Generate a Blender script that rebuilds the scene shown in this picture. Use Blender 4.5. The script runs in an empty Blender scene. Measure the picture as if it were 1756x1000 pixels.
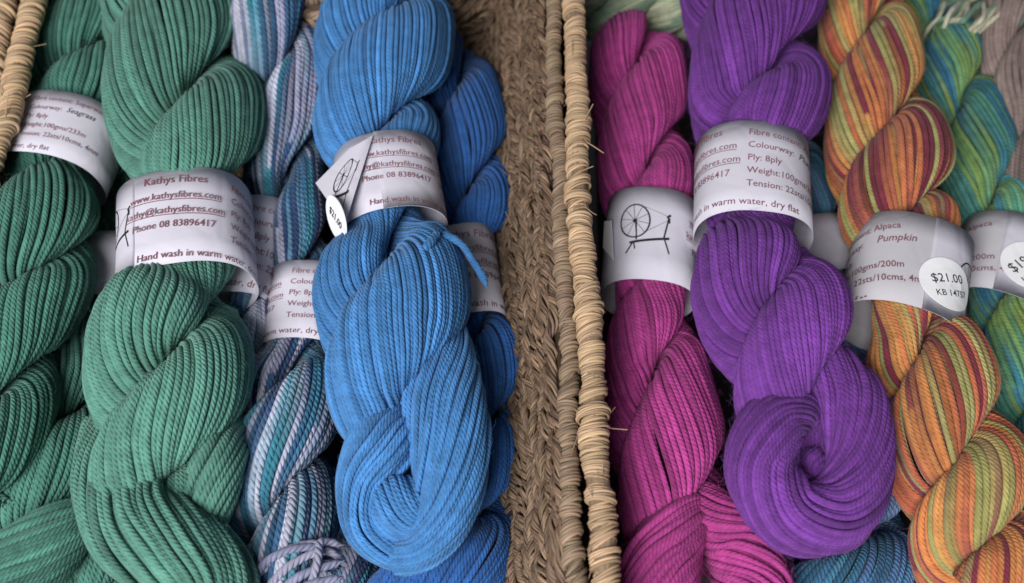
import bpy, math, random
import numpy as np
from mathutils import Vector
PI = math.pi
rng = np.random.default_rng(7)
random.seed(7)
scene = bpy.context.scene
COL = scene.collection

# ------------------------------------------------------------------ camera
IMG_W, IMG_H, FPX = 1756.0, 1000.0, 1707.0
PITCH = math.radians(60.0)
DIST = 0.375
CAM = np.array([0.0, -DIST*math.cos(PITCH), DIST*math.sin(PITCH)])
cd = bpy.data.cameras.new('camera'); cam = bpy.data.objects.new('camera', cd); COL.objects.link(cam)
cam.location = CAM; cam.rotation_euler = (math.pi/2-PITCH, 0, 0)
cd.sensor_width = 36.0; cd.lens = 36.0*FPX/IMG_W
cd.clip_start = 0.01; cd.clip_end = 50
cd.dof.use_dof = True; cd.dof.focus_distance = 0.345; cd.dof.aperture_fstop = 9.0
scene.camera = cam
# ------------------------------------------------------------------ light
w = bpy.data.worlds.new('World'); scene.world = w; w.use_nodes = True
w.node_tree.nodes['Background'].inputs[0].default_value = (0.80, 0.88, 1.0, 1)
w.node_tree.nodes['Background'].inputs[1].default_value = 0.10
def area(name, loc, target, size, power, col):
    ld = bpy.data.lights.new(name, 'AREA'); ld.shape = 'SQUARE'; ld.size = size; ld.energy = power; ld.color = col
    o = bpy.data.objects.new(name, ld); COL.objects.link(o); o.location = loc
    o.rotation_euler = (Vector(target)-Vector(loc)).to_track_quat('-Z', 'Y').to_euler()
    return o
area('soft_daylight_lamp', (-0.30, -0.55, 0.68), (0, -.03, 0), 0.45, 13.6, (1.0, 0.98, 0.99))
scene.view_settings.view_transform = 'Standard'; scene.view_settings.look = 'None'
scene.view_settings.exposure = 0; scene.view_settings.gamma = 1; scene.view_settings.use_curve_mapping = False

# ------------------------------------------------------------------ helpers
def unproj(px, py, z):
    dx, dy = (px-IMG_W/2)/FPX, -(py-IMG_H/2)/FPX
    s, c = math.sin(PITCH), math.cos(PITCH)
    d = np.array([dx, c + dy*s, -s + dy*c])
    t = (z-CAM[2])/d[2]
    return CAM + t*d, t/FPX          # point, metres per pixel there
def nrm(v):
    return v/np.maximum(np.linalg.norm(v, axis=-1, keepdims=True), 1e-12)
def catmull(P, n):
    """resample control rows P (k,d) into n rows, smooth, uniform in chord length of first 3 columns"""
    P = np.asarray(P, float); k = len(P)
    d = np.r_[0, np.cumsum(np.maximum(np.linalg.norm(np.diff(P[:, :3], axis=0), axis=1), 1e-6))]
    m = np.zeros_like(P)
    m[1:-1] = (P[2:]-P[:-2])/(d[2:]-d[:-2])[:, None]
    m[0] = (P[1]-P[0])/(d[1]-d[0]); m[-1] = (P[-1]-P[-2])/(d[-1]-d[-2])
    x = np.linspace(0, d[-1], n)
    i = np.clip(np.searchsorted(d, x, side='right')-1, 0, k-2)
    h = (d[i+1]-d[i]); t = ((x-d[i])/h)[:, None]; h = h[:, None]
    return (2*t**3-3*t**2+1)*P[i] + (t**3-2*t**2+t)*h*m[i] + (-2*t**3+3*t**2)*P[i+1] + (t**3-t**2)*h*m[i+1]
def wander(n, x, freq, r=rng):
    """n smooth random functions of x (values about -1..1)"""
    out = np.zeros((n, len(x)))
    for k in range(4):
        f = freq*(0.5+k*0.6)
        out += np.sin(x[None]*2*PI*f*r.uniform(.8, 1.2, (n, 1)) + r.uniform(0, 2*PI, (n, 1)))*(0.6/(1+0.5*k))
    return out
class Acc:
    def __init__(s): s.v = []; s.q = []; s.uv = []; s.c = []; s.n = 0; s.tri = []
    def add(s, v, q, uv, c):
        s.v.append(v.reshape(-1, 3)); s.q.append(q.reshape(-1, 4)+s.n); s.uv.append(uv.reshape(-1, 2)); s.c.append(c.reshape(-1, 3)); s.n += v.reshape(-1, 3).shape[0]
    def tubes(s, P, N, r, K, col, vscale, closed=False):
        """P (n,M,3) centre lines, N (n,M,3) guide normals, r scalar or (n,M), col (n,M,3)"""
        n, M = P.shape[:2]
        T = nrm(np.gradient(P, axis=1)) if not closed else nrm(np.roll(P, -1, 1)-np.roll(P, 1, 1))
        N = nrm(N-(N*T).sum(-1, keepdims=True)*T); B = np.cross(T, N)
        psi = np.arange(K)*2*PI/K
        r = np.broadcast_to(np.asarray(r, float), (n, M))
        V = P[:, :, None] + r[:, :, None, None]*(np.cos(psi)[:, None]*N[:, :, None]+np.sin(psi)[:, None]*B[:, :, None])
        L = np.concatenate([np.zeros((n, 1)), np.cumsum(np.linalg.norm(np.diff(P, axis=1), axis=-1), 1)], 1)*vscale + s.n*0.37 + np.arange(n)[:, None]*3.7
        Mi = M if closed else M-1
        i = np.arange(n)[:, None, None]*M*K; j = np.arange(Mi)[None, :, None]; k = np.arange(K)[None, None, :]
        j2 = (j+1) % M; k2 = (k+1) % K
        q = np.stack([i+j*K+k, i+j*K+k2, i+j2*K+k2, i+j2*K+k], -1)
        u0 = np.broadcast_to(k/K, q.shape[:3]); u1 = u0+1/K
        v0 = np.broadcast_to(L[:, :Mi, None], q.shape[:3]); v1 = np.broadcast_to((L[:, 1:, None] if not closed else np.concatenate([L[:, 1:], 2*L[:, -1:]-L[:, -2:-1]], 1)[:, :, None]), q.shape[:3])
        uv = np.stack([np.stack([u0, v0], -1), np.stack([u1, v0], -1), np.stack([u1, v1], -1), np.stack([u0, v1], -1)], -2)
        c = np.broadcast_to(col[:, :, None, :], (n, M, K, 3))
        s.add(V, q, uv, c)
    def fuzz(s, P, N, r, col, count, length, width=0.000045):
        n, M = P.shape[:2]
        if count <= 0: return
        T = nrm(np.gradient(P, axis=1))
        a = rng.integers(0, n, count); b = rng.integers(2, M-2, count)
        p = P[a, b]; nn = nrm(N[a, b]); t = T[a, b]*rng.choice([-1, 1], count)[:, None]
        sd = np.cross(nn, t)
        L = length*rng.uniform(.4, 1.3, count)[:, None]
        side = rng.normal(0, .55, count)[:, None]; lift = rng.uniform(.10, .55, count)[:, None]; curl = rng.normal(0, .5, count)[:, None]
        st = p + nn*r*0.9
        pts = []
        for k in range(5):
            x = k/4
            pts.append(st + L*x*(t*(1-.25*x) + sd*(side*x+curl*x*x) + nn*(lift*math.sin(x*2.4))))
        pts = np.stack(pts, 1)
        wv = nrm(np.cross(np.gradient(pts, axis=1), np.broadcast_to(nrm(CAM-p)[:, None], pts.shape)))
        taper = np.array([1, .9, .8, .6, .25])[None, :, None]*width*0.5
        V = np.stack([pts-wv*taper, pts+wv*taper], 2)
        i = np.arange(count)[:, None]*10; k = np.arange(4)[None]*2
        q = np.stack([i+k, i+k+1, i+k+3, i+k+2], -1)
        c = np.broadcast_to(col[a, b][:, None, None], (count, 5, 2, 3))
        s.add(V, q, np.zeros(q.shape+(2,)), c)
    def build(s, name, mat, parent=None, smooth=True):
        v = np.concatenate(s.v).astype(np.float32); q = np.concatenate(s.q).astype(np.int32)
        me = bpy.data.meshes.new(name)
        me.vertices.add(len(v)); me.vertices.foreach_set('co', v.ravel())
        me.loops.add(q.size); me.loops.foreach_set('vertex_index', q.ravel())
        me.polygons.add(len(q)); me.polygons.foreach_set('loop_start', np.arange(0, q.size, 4, dtype=np.int32))
        me.update(calc_edges=True)
        me.polygons.foreach_set('use_smooth', np.full(len(q), smooth))
        uvl = me.uv_layers.new(name='UVMap'); uvl.data.foreach_set('uv', np.concatenate(s.uv).astype(np.float32).ravel())
        ca = me.attributes.new('dye', 'FLOAT_COLOR', 'POINT')
        c = np.concatenate(s.c); ca.data.foreach_set('color', np.c_[c, np.ones(len(c))].astype(np.float32).ravel())
        me.validate(); me.materials.append(mat)
        o = bpy.data.objects.new(name, me); COL.objects.link(o)
        if parent is not None: put_under(o, parent)
        return o
def put_under(o, p):
    o.parent = p
    m = Vector((0, 0, 0)); q = p
    while q is not None: m += q.location; q = q.parent
    me = o.data
    if me.users == 1 and o.type == 'MESH':
        o.location = -m                     # meshes are written in world metres
def poly_obj(name, verts, faces, mat, parent=None, smooth=False):
    me = bpy.data.meshes.new(name); me.from_pydata([tuple(map(float, v)) for v in verts], [], faces); me.update()
    if smooth: me.polygons.foreach_set('use_smooth', [True]*len(me.polygons))
    me.materials.append(mat)
    o = bpy.data.objects.new(name, me); COL.objects.link(o)
    if parent is not None: put_under(o, parent)
    return o
def thing(name, label, cat, loc, group=None):
    o = bpy.data.objects.new(name, None); COL.objects.link(o); o.location = [float(x) for x in loc]
    o.empty_display_size = 0.02
    o['label'] = label; o['category'] = cat
    if group: o['group'] = group
    return o

# ------------------------------------------------------------------ materials
def nodes(name):
    m = bpy.data.materials.new(name); m.use_nodes = True
    nt = m.node_tree; return m, nt, nt.nodes['Principled BSDF']
def N(nt, t, **k):
    n = nt.nodes.new(t)
    for a, b in k.items(): setattr(n, a, b)
    return n
def math_node(nt, op, a, b=None):
    n = N(nt, 'ShaderNodeMath', operation=op)
    for i, x in enumerate((a, b)):
        if x is None: continue
        if isinstance(x, (int, float)): n.inputs[i].default_value = x
        else: nt.links.new(x, n.inputs[i])
    return n.outputs[0]
def yarn_mat(name, plies=4, bump=0.6, rough=0.8, sheen=0.12, fibre=0.35, bd=0.0007):
    m, nt, b = nodes(name); L = nt.links.new
    at = N(nt, 'ShaderNodeAttribute', attribute_name='dye')
    uv = N(nt, 'ShaderNodeUVMap'); sp = N(nt, 'ShaderNodeSeparateXYZ'); L(uv.outputs[0], sp.inputs[0])
    ph = math_node(nt, 'ADD', math_node(nt, 'MULTIPLY', sp.outputs[0], float(plies)), sp.outputs[1])
    tri = math_node(nt, 'ABSOLUTE', math_node(nt, 'SINE', math_node(nt, 'MULTIPLY', ph, PI)))
    ridge = math_node(nt, 'POWER', tri, 0.6)
    # stretched fibre noise along the ply
    mp = N(nt, 'ShaderNodeCombineXYZ'); L(math_node(nt, 'MULTIPLY', ph, 5.0), mp.inputs[0]); L(math_node(nt, 'MULTIPLY', sp.outputs[1], 0.7), mp.inputs[1])
    nz = N(nt, 'ShaderNodeTexNoise'); nz.inputs['Scale'].default_value = 1.0; nz.inputs['Detail'].default_value = 2; L(mp.outputs[0], nz.inputs['Vector'])
    h = math_node(nt, 'ADD', ridge, math_node(nt, 'MULTIPLY', nz.outputs[0], fibre))
    bp = N(nt, 'ShaderNodeBump'); bp.inputs['Strength'].default_value = bump; bp.inputs['Distance'].default_value = bd
    L(h, bp.inputs['Height']); L(bp.outputs[0], b.inputs['Normal'])
    # dye unevenness
    tc = N(nt, 'ShaderNodeTexCoord'); n2 = N(nt, 'ShaderNodeTexNoise'); n2.inputs['Scale'].default_value = 260; n2.inputs['Detail'].default_value = 3
    L(tc.outputs['Object'], n2.inputs['Vector'])
    mr = N(nt, 'ShaderNodeMapRange'); mr.inputs[1].default_value = .3; mr.inputs[2].default_value = .7; mr.inputs[3].default_value = .82; mr.inputs[4].default_value = 1.18
    L(n2.outputs[0], mr.inputs[0])
    mx = N(nt, 'ShaderNodeVectorMath', operation='SCALE'); L(at.outputs['Color'], mx.inputs[0]); L(mr.outputs[0], mx.inputs['Scale'])
    L(mx.outputs[0], b.inputs['Base Color'])
    b.inputs['Roughness'].default_value = rough; b.inputs['Specular IOR Level'].default_value = 0.12
    b.inputs['Subsurface Weight'].default_value = .4; b.inputs['Subsurface Radius'].default_value = (1, 1, 1); b.inputs['Subsurface Scale'].default_value = .0009
    b.inputs['Sheen Weight'].default_value = sheen; b.inputs['Sheen Roughness'].default_value = 0.5
    return m
def straw_mat(name, bump=0.5, rough=0.6):
    m, nt, b = nodes(name); L = nt.links.new
    at = N(nt, 'ShaderNodeAttribute', attribute_name='dye')
    uv = N(nt, 'ShaderNodeUVMap'); mp = N(nt, 'ShaderNodeMapping'); mp.inputs['Scale'].default_value = (14, .35, 1); L(uv.outputs[0], mp.inputs[0])
    nz = N(nt, 'ShaderNodeTexNoise'); nz.inputs['Scale'].default_value = 1; nz.inputs['Detail'].default_value = 4; L(mp.outputs[0], nz.inputs['Vector'])
    bp = N(nt, 'ShaderNodeBump'); bp.inputs['Strength'].default_value = bump; bp.inputs['Distance'].default_value = 0.0006
    L(nz.outputs[0], bp.inputs['Height']); L(bp.outputs[0], b.inputs['Normal'])
    mr = N(nt, 'ShaderNodeMapRange'); mr.inputs[1].default_value = .3; mr.inputs[2].default_value = .7; mr.inputs[3].default_value = .68; mr.inputs[4].default_value = 1.25
    L(nz.outputs[0], mr.inputs[0])
    mx = N(nt, 'ShaderNodeVectorMath', operation='SCALE'); L(at.outputs['Color'], mx.inputs[0]); L(mr.outputs[0], mx.inputs['Scale'])
    L(mx.outputs[0], b.inputs['Base Color'])
    b.inputs['Roughness'].default_value = rough; b.inputs['Specular IOR Level'].default_value = 0.35
    return m
def paper_mat(name, col, see=0.05):
    m, nt, b = nodes(name); L = nt.links.new
    tc = N(nt, 'ShaderNodeTexCoord'); nz = N(nt, 'ShaderNodeTexNoise'); nz.inputs['Scale'].default_value = 70; nz.inputs['Detail'].default_value = 3; L(tc.outputs['Object'], nz.inputs['Vector'])
    cr = N(nt, 'ShaderNodeValToRGB'); cr.color_ramp.elements[0].position = .3; cr.color_ramp.elements[1].position = .7
    cr.color_ramp.elements[0].color = tuple(c*0.93 for c in col)+(1,); cr.color_ramp.elements[1].color = tuple(col)+(1,)
    L(nz.outputs[0], cr.inputs[0]); L(cr.outputs[0], b.inputs['Base Color'])
    vo = N(nt, 'ShaderNodeTexVoronoi', feature='DISTANCE_TO_EDGE'); vo.inputs['Scale'].default_value = 55; L(tc.outputs['Object'], vo.inputs['Vector'])
    cz = math_node(nt, 'ADD', math_node(nt, 'MULTIPLY', math_node(nt, 'MINIMUM', vo.outputs['Distance'], .12), 2.2), nz.outputs[0])
    bp = N(nt, 'ShaderNodeBump'); bp.inputs['Strength'].default_value = .35; bp.inputs['Distance'].default_value = .0009; L(cz, bp.inputs['Height']); L(bp.outputs[0], b.inputs['Normal'])
    b.inputs['Roughness'].default_value = .85; b.inputs['Specular IOR Level'].default_value = .15
    b.inputs['Alpha'].default_value = 1-see
    return m
def plain_mat(name, col, rough=.7):
    m, nt, b = nodes(name); L = nt.links.new
    tc = N(nt, 'ShaderNodeTexCoord'); nz = N(nt, 'ShaderNodeTexNoise'); nz.inputs['Scale'].default_value = 400; nz.inputs['Detail'].default_value = 2; L(tc.outputs['Object'], nz.inputs['Vector'])
    cr = N(nt, 'ShaderNodeValToRGB'); cr.color_ramp.elements[0].color = tuple(c*0.7 for c in col)+(1,); cr.color_ramp.elements[1].color = tuple(min(1, c*1.3) for c in col)+(1,)
    L(nz.outputs[0], cr.inputs[0]); L(cr.outputs[0], b.inputs['Base Color']); b.inputs['Roughness'].default_value = rough
    return m
M_SMOOTH = yarn_mat('wool_yarn', 4, .55, .75, .12, .3)
M_SOFT = yarn_mat('alpaca_yarn', 3, .45, .9, .05, .6)
M_FINE = yarn_mat('fine_wool_yarn', 4, .5, .7, .12, .3)
M_THICK = yarn_mat('thick_wool_yarn', 3, .75, .8, .12, .3)
M_STRAW = straw_mat('seagrass')
M_PAPER = paper_mat('label_paper', (.62, .60, .675), .05)
M_PAPER2 = paper_mat('thin_label_paper', (.60, .585, .62), .22)
M_STICK = paper_mat('sticker_paper', (.84, .85, .86), 0)
M_RED = plain_mat('maroon_print', (.20, .075, .095))
M_INK = plain_mat('black_ink', (.012, .012, .016))
M_FLOOR = plain_mat('shade_dark_floor', (.022, .017, .014))  # floor nearly black: shade of the gaps put into its colour
M_TABLE = plain_mat('grey_tabletop', (.22, .21, .21))

# ------------------------------------------------------------------ yarn bundles
def dye_field(pal, n, M, group=4.0, slow=1.3, sharp=1.1, seed=0, jitter=.13):
    """hand-dyed colour per strand and length: neighbouring strands share a colour for a while"""
    r = np.random.default_rng(seed)
    pal = np.asarray(pal, float); k = len(pal)
    x = np.linspace(0, 1, M)
    if k == 1: base = np.broadcast_to(pal[0], (n, M, 3)).copy()
    else:
        g = max(2, int(n/group)); cells = max(2, int(round(slow*6)))
        idx = r.integers(0, k, (g+1, cells+1))
        gi = (np.arange(n)/n*g)[:, None]+.35*wander(n, x, 1.0, r)+r.uniform(-.35, .35, (n, 1)); gi = np.mod(gi, g)
        ci = np.clip(x[None]*cells+r.uniform(-.5, .5, (n, 1))+.25*wander(n, x, 2, r), 0, cells-1e-3)
        a = idx[gi.astype(int), ci.astype(int)]; b = idx[gi.astype(int), np.minimum(ci.astype(int)+1, cells)]
        f = np.clip((ci % 1-.5)*sharp+.5, 0, 1)[..., None]
        base = pal[a]*(1-f)+pal[b]*f
    v = 1+jitter*r.normal(0, 1, (n, 1, 1))+.06*wander(n, x, 2.5, r)[..., None]+.10*wander(1, x, 2.2, r)[..., None]
    return np.clip(base*v, .003, .95)
def bundle(acc, C, e1, e2, a, b, phi, sr, pal, seed, fuzz=0, fl=.006, K=7, wob=.22, rad=.028, group=4.0, slow=1.3, vs=560, dens=1.0, spread=0.0):
    """strands laid over an oval bundle round the line C; e1,e2 cross-section axes, a,b half sizes, phi lay angle"""
    M = len(C); s = np.r_[0, np.cumsum(np.linalg.norm(np.diff(C, axis=0), axis=1))]
    dphi = np.abs(np.gradient(phi, s)); rm = np.sqrt((a*a+b*b)/2)
    tilt = np.median(1/np.sqrt(1+(dphi*rm)**2))
    n = max(8, int(round(dens*2*PI*np.median(rm)*tilt/(2*sr*.80))))
    r = np.random.default_rng(seed)
    x = s/0.1
    ang = (2*PI*np.arange(n)/n)[:, None]+phi[None]+(2*PI/n)*wob*np.where(r.random((n, 1)) < .14, 2.4, 1.0)*wander(n, x, .9, r)
    rr = 1+rad*r.normal(0, .6, (n, 1))+rad*.8*wander(n, x, 1.2, r)
    if spread: rr = rr+spread*wander(1, x, 1.5, r)
    ca, sa = np.cos(ang), np.sin(ang)
    # a slightly squared oval packs better than a plain ellipse
    sq = (np.abs(ca)**2.15+np.abs(sa)**2.15)**(-1/2.15)
    P = C[None]+(a[None]*ca*sq*rr)[..., None]*e1[None]+(b[None]*sa*sq*rr)[..., None]*e2[None]
    Nn = (ca/np.maximum(a, 1e-4)[None])[..., None]*e1[None]+(sa/np.maximum(b, 1e-4)[None])[..., None]*e2[None]
    col = dye_field(pal, n, M, group, slow, seed=seed)
    acc.tubes(P, Nn, sr*1.2*(1+.06*r.normal(0, 1, (n, 1))+.09*wander(n, x, 2.5, r)), K, col, vs)
    # second, deeper layer fills the gaps with the same yarn
    n2 = max(6, int(n*.95)); an2 = (2*PI*np.arange(n2)/n2)[:, None]+phi[None]+.4+(2*PI/n2)*.5*wander(n2, x, .7, r)
    c2, s2 = np.cos(an2), np.sin(an2); k2 = 1-1.15*sr/np.maximum(np.minimum(a, b), 2*sr)
    sq2 = (np.abs(c2)**2.15+np.abs(s2)**2.15)**(-1/2.15)
    P2 = C[None]+(a*k2)[None, :, None]*(c2*sq2)[..., None]*e1[None]+(b*k2)[None, :, None]*(s2*sq2)[..., None]*e2[None]
    acc.tubes(P2, c2[..., None]*e1[None]+s2[..., None]*e2[None], sr*1.35, 5, dye_field(pal, n2, M, group, slow, seed=seed+1), vs)
    if fuzz: acc.fuzz(P, Nn, sr, np.clip(col*1.15+.015, 0, 1), fuzz, fl)
    return P, Nn

def rows(axis):
    out = []
    for (px, py, z, hw) in axis:
        p, mpp = unproj(px, py, z); out.append([*p, hw*mpp, py, mpp, px])
    return np.array(out)
class Skein: pass
def make_skein(label, axis, keys, pal, hand=1, sr=.0012, tw=2.2, mat=None, fuzz=0, fl=.006, seed=1, rho=.53, rise=1.0, group=4.0, slow=1.3, vs=560, key_axis='y', bw=.94, wob=.22, rad=.028, name='yarn_skein', group_name='yarn skeins in the baskets', dens=1.0, pinch=None):
    """axis rows (px,py,z,halfwidth px) from far end to near end; keys = pixel positions of the creases between the lobes"""
    mat = mat or M_SMOOTH; sr = sr*.82; fuzz = int(fuzz*2.2)
    R = rows(axis); Ltot = np.linalg.norm(np.diff(R[:, :3], axis=0), axis=1).sum()
    M = max(60, int(Ltot*1.5/.0014)); S = catmull(R, M)
    C = S[:, :3]; hw = S[:, 3]; py = S[:, 4] if key_axis == 'y' else S[:, 6]
    if pinch:
        y0, y1, hmax = pinch; mp = S[:, 5]; pv = py-.38*hmax; f = 1/(1+np.exp(-(pv-y0+18)/6))/(1+np.exp((pv-y1-46)/12))
        hw = hw*(1-f)+np.minimum(hw, .90*hmax*mp)*f
    T = nrm(np.gradient(C, axis=0)); U = np.array([0, -.18, 1.0])[None]-0*T; U = nrm(U-(U*T).sum(1, keepdims=True)*T); X = np.cross(U, T)
    if key_axis == 'y': py = py-.38*hw/S[:, 5]
    keys = list(keys); d0 = keys[1]-keys[0]; d1 = keys[-1]-keys[-2]
    kk = np.array([keys[0]-2*d0, keys[0]-d0]+keys+[keys[-1]+d1, keys[-1]+2*d1])
    th = np.interp(py, kk, np.arange(len(kk))*PI-2*PI)
    ker = np.hanning(max(5, int(M*.05))); ker /= ker.sum(); pad = len(ker)
    ext = np.r_[th[0]+(np.arange(-pad, 0))*(th[1]-th[0]), th, th[-1]+np.arange(1, pad+1)*(th[-1]-th[-2])]
    th = np.convolve(ext, ker, 'same')[pad:-pad]*hand
    sarc = np.r_[0, np.cumsum(np.linalg.norm(np.diff(C, axis=0), axis=1))]
    sk = Skein(); base = C[len(C)//2].copy(); base[2] -= hw.max()
    sk.root = thing(name, label, 'yarn skein', base, group_name)
    sk.S, sk.C, sk.T, sk.U, sk.X, sk.hw, sk.pal, sk.sr, sk.mat = S, C, T, U, X, hw, pal, sr, mat
    dth = np.abs(np.gradient(th, sarc)); half = PI/np.maximum(dth, 1e-3)
    tal = dth*rho*hw; sin_al = tal/np.sqrt(1+tal**2)
    bb = np.clip(.5*half*sin_al*bw, .42*hw, .86*hw)
    r = np.random.default_rng(seed+50)
    for k in range(2):
        t = th+k*PI
        er = np.cos(t)[:, None]*X+np.sin(t)[:, None]*U
        lump = 1+.05*wander(1, sarc/.1, .8, r)[0]
        off = (rho*hw)[:, None]*(np.cos(t)[:, None]*X+(rise*np.sin(t))[:, None]*U)
        P = C+off
        tau = nrm(np.gradient(P, axis=0)); er2 = nrm(er-(er*tau).sum(1, keepdims=True)*tau); eb = np.cross(tau, er2)
        acc = Acc()
        bundle(acc, P, er2, eb, (1-rho)*hw*lump-sr, bb*lump-sr*.5, -tw*th*1.0, sr, pal, seed*10+k, fuzz//2, fl, group=group, slow=slow, vs=vs, wob=wob, rad=rad, dens=dens)
        acc.build('yarn_bundle', mat, sk.root)
    return sk
def loop_bundle(sk, pts, turns, name='end_loop', pal=None, seed=99, sr=None, fuzz=0, fl=.006, group=4., slow=1., vs=560, wob=.35, rad=.06, flat=1.0, up=(0, -.2, 1)):
    """free bundle through (px,py,z,radius px) points"""
    R = rows(pts); L = np.linalg.norm(np.diff(R[:, :3], axis=0), axis=1).sum(); M = max(30, int(L/.0011)); S = catmull(R, M)
    C = S[:, :3]; T = nrm(np.gradient(C, axis=0)); sr = sr or sk.sr; fuzz = int(fuzz*2.2)
    u = np.array(up, float)[None]; e1 = nrm(u-(u*T).sum(1, keepdims=True)*T); e2 = np.cross(T, e1)
    s = np.r_[0, np.cumsum(np.linalg.norm(np.diff(C, axis=0), axis=1))]
    acc = Acc(); rr = np.maximum(S[:, 3]-sr, sr*.8)
    bundle(acc, C, e1, e2, rr*flat, rr, turns*2*PI*s/s[-1], sr, pal or sk.pal, seed, fuzz, fl, group=group, slow=slow, vs=vs, wob=wob, rad=rad)
    return acc.build(name, sk.mat, sk.root)
def ball(sk, px, py, z, rpx, dirdeg, name='tucked_end', tilt=.5, seed=5, turns=.5, length=1.9, sr=None, pal=None, fuzz=0):
    """rounded yarn end poking out of a knot: a short domed bundle"""
    a = math.radians(dirdeg); n = 9; pts = []
    for i in range(n):
        t = i/(n-1)*2-1
        rr = rpx*math.sqrt(max(.02, 1-t*t))
        pts.append((px+math.cos(a)*t*rpx*length*.5, py+math.sin(a)*t*rpx*length*.5, z+tilt*t*rpx*.0002, rr))
    return loop_bundle(sk, pts, turns, name, pal, seed, sr, fuzz)
def stray(sk, pts, r=None, name='loose_yarn', mat=None, pal=None):
    R = rows([(p[0], p[1], p[2], 1) for p in pts]); S = catmull(R, 60)[:, :3]
    acc = Acc(); rr = r or sk.sr
    acc.tubes(S[None], np.broadcast_to(np.array([0, 0, 1.0]), S[None].shape), rr*np.r_[np.linspace(.25, 1, 6), np.ones(46)*1.0, np.linspace(1, .12, 8)][None]*(1+.10*wander(1, np.linspace(0, 1, 60), 3)), 8, np.broadcast_to(np.array((pal or sk.pal)[0], float), S[None].shape), 480)
    return acc.build(name, mat or sk.mat, sk.root)

# ------------------------------------------------------------------ paper bands and print
_txt = {}
def text_mesh(s, size, shear=0.0):
    k = (s, size, shear)
    if k in _txt: return _txt[k]
    cu = bpy.data.curves.new('t', 'FONT'); cu.body = s; cu.size = size; cu.shear = shear; cu.resolution_u = 2; cu.offset = size*.003; cu.fill_mode = 'FRONT'
    o = bpy.data.objects.new('t', cu); COL.objects.link(o)
    dg = bpy.context.evaluated_depsgraph_get(); dg.update(); me = o.evaluated_get(dg).to_mesh()
    v = np.array([x.co[:2] for x in me.vertices]).reshape(-1, 2); f = [tuple(p.vertices) for p in me.polygons]
    o.evaluated_get(dg).to_mesh_clear(); bpy.data.objects.remove(o); bpy.data.curves.remove(cu)
    _txt[k] = (v, f); return v, f
class Flat:
    """2D print layout in label pixels: x right, y down from the band's top edge"""
    def __init__(s): s.v = []; s.f = []
    def text(s, body, x, y, size=20, align='l', shear=0, rot=0, underline=False):
        v, f = text_mesh(body, size, shear); 
        if not len(v): return
        wd = v[:, 0].max(); v = v.copy()
        x0 = x-wd/2 if align == 'c' else x
        c, sn = math.cos(rot), math.sin(rot)
        q = np.c_[v[:, 0]*c+v[:, 1]*sn, v[:, 0]*sn-v[:, 1]*c]+[x0, y]
        b = len(s.v); s.v += q.tolist(); s.f += [tuple(i+b for i in p) for p in f]
        if underline: s.line([(x0, y+3), (x0+wd, y+3)], 1.3)
    def line(s, pts, w):
        pts = np.array(pts, float); out = [pts[0]]
        for a, b in zip(pts[:-1], pts[1:]):
            k = max(1, int(np.linalg.norm(b-a)/4)); out += [a+(b-a)*(i+1)/k for i in range(k)]
        p = np.array(out); t = np.gradient(p, axis=0); t /= np.maximum(np.linalg.norm(t, axis=1, keepdims=True), 1e-9); n = np.c_[-t[:, 1], t[:, 0]]*w/2
        b = len(s.v); s.v += (p-n).tolist()+(p+n).tolist(); m = len(p)
        s.f += [(b+i, b+i+1, b+m+i+1, b+m+i) for i in range(m-1)]
    def ring(s, x, y, rx, ry, w, n=40):
        s.line([(x+rx*math.cos(2*PI*i/n), y+ry*math.sin(2*PI*i/n)) for i in range(n+1)], w)
    def wheel(s, x, y, k=1.0):
        s.ring(x, y, 24*k, 31*k, 2.6*k)
        for i in range(10):
            a = 2*PI*i/10+.2; s.line([(x, y), (x+23*k*math.cos(a), y+30*k*math.sin(a))], .8*k)
        s.ring(x, y, 2*k, 2.5*k, 3*k, 10)
        s.line([(x+2*k, y), (x+3*k, y+36*k)], 2.2*k)
        s.line([(x-8*k, y+41*k), (x+56*k, y+31*k)], 4.5*k)
        s.line([(x-2*k, y+40*k), (x-13*k, y+60*k)], 2.4*k); s.line([(x-1*k, y+40*k), (x+1*k, y+53*k)], 2*k)
        s.line([(x+48*k, y+33*k), (x+56*k, y+59*k)], 2.4*k)
        s.line([(x+47*k, y+31*k), (x+55*k, y-8*k)], 2.6*k); s.line([(x+52*k, y-8*k), (x+58*k, y-14*k)], 4*k); s.line([(x+55*k, y-8*k), (x+55*k, y+2*k)], 4.4*k)
        s.line([(x+6*k, y-30*k), (x+55*k, y-10*k)], .6*k); s.line([(x+17*k, y+22*k), (x+55*k, y-4*k)], .6*k)
def strip_layout(colourway='Seagreen', weight='100gms/233m', fibre='Superwash', ply='8ply', tension='22sts/10cms, 4mm'):
    t = Flat(); k = Flat()
    t.text('Kathys Fibres', 0, 24, 20, 'c')
    t.text('www.kathysfibres.com', 0, 53, 17.5, 'c', underline=True)
    t.text('kathy@kathysfibres.com', 0, 80, 17.5, 'c', underline=True)
    t.text('Phone 08 83896417', 0, 106, 17.5, 'c')
    t.text('Hand wash in warm water, dry flat', -58, 160, 17.5)
    t.text('Fibre content: '+fibre, 98, 26, 17); t.text('Colourway:', 98, 51, 17); t.text('Ply: '+ply, 98, 76, 17)
    t.text('Weight:'+weight, 98, 101, 17); t.text('Tension: '+tension, 98, 126, 17)
    k.wheel(-160, 62); k.text(colourway, 188, 51, 19, shear=.25)
    return t, k
class Band: pass
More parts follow.
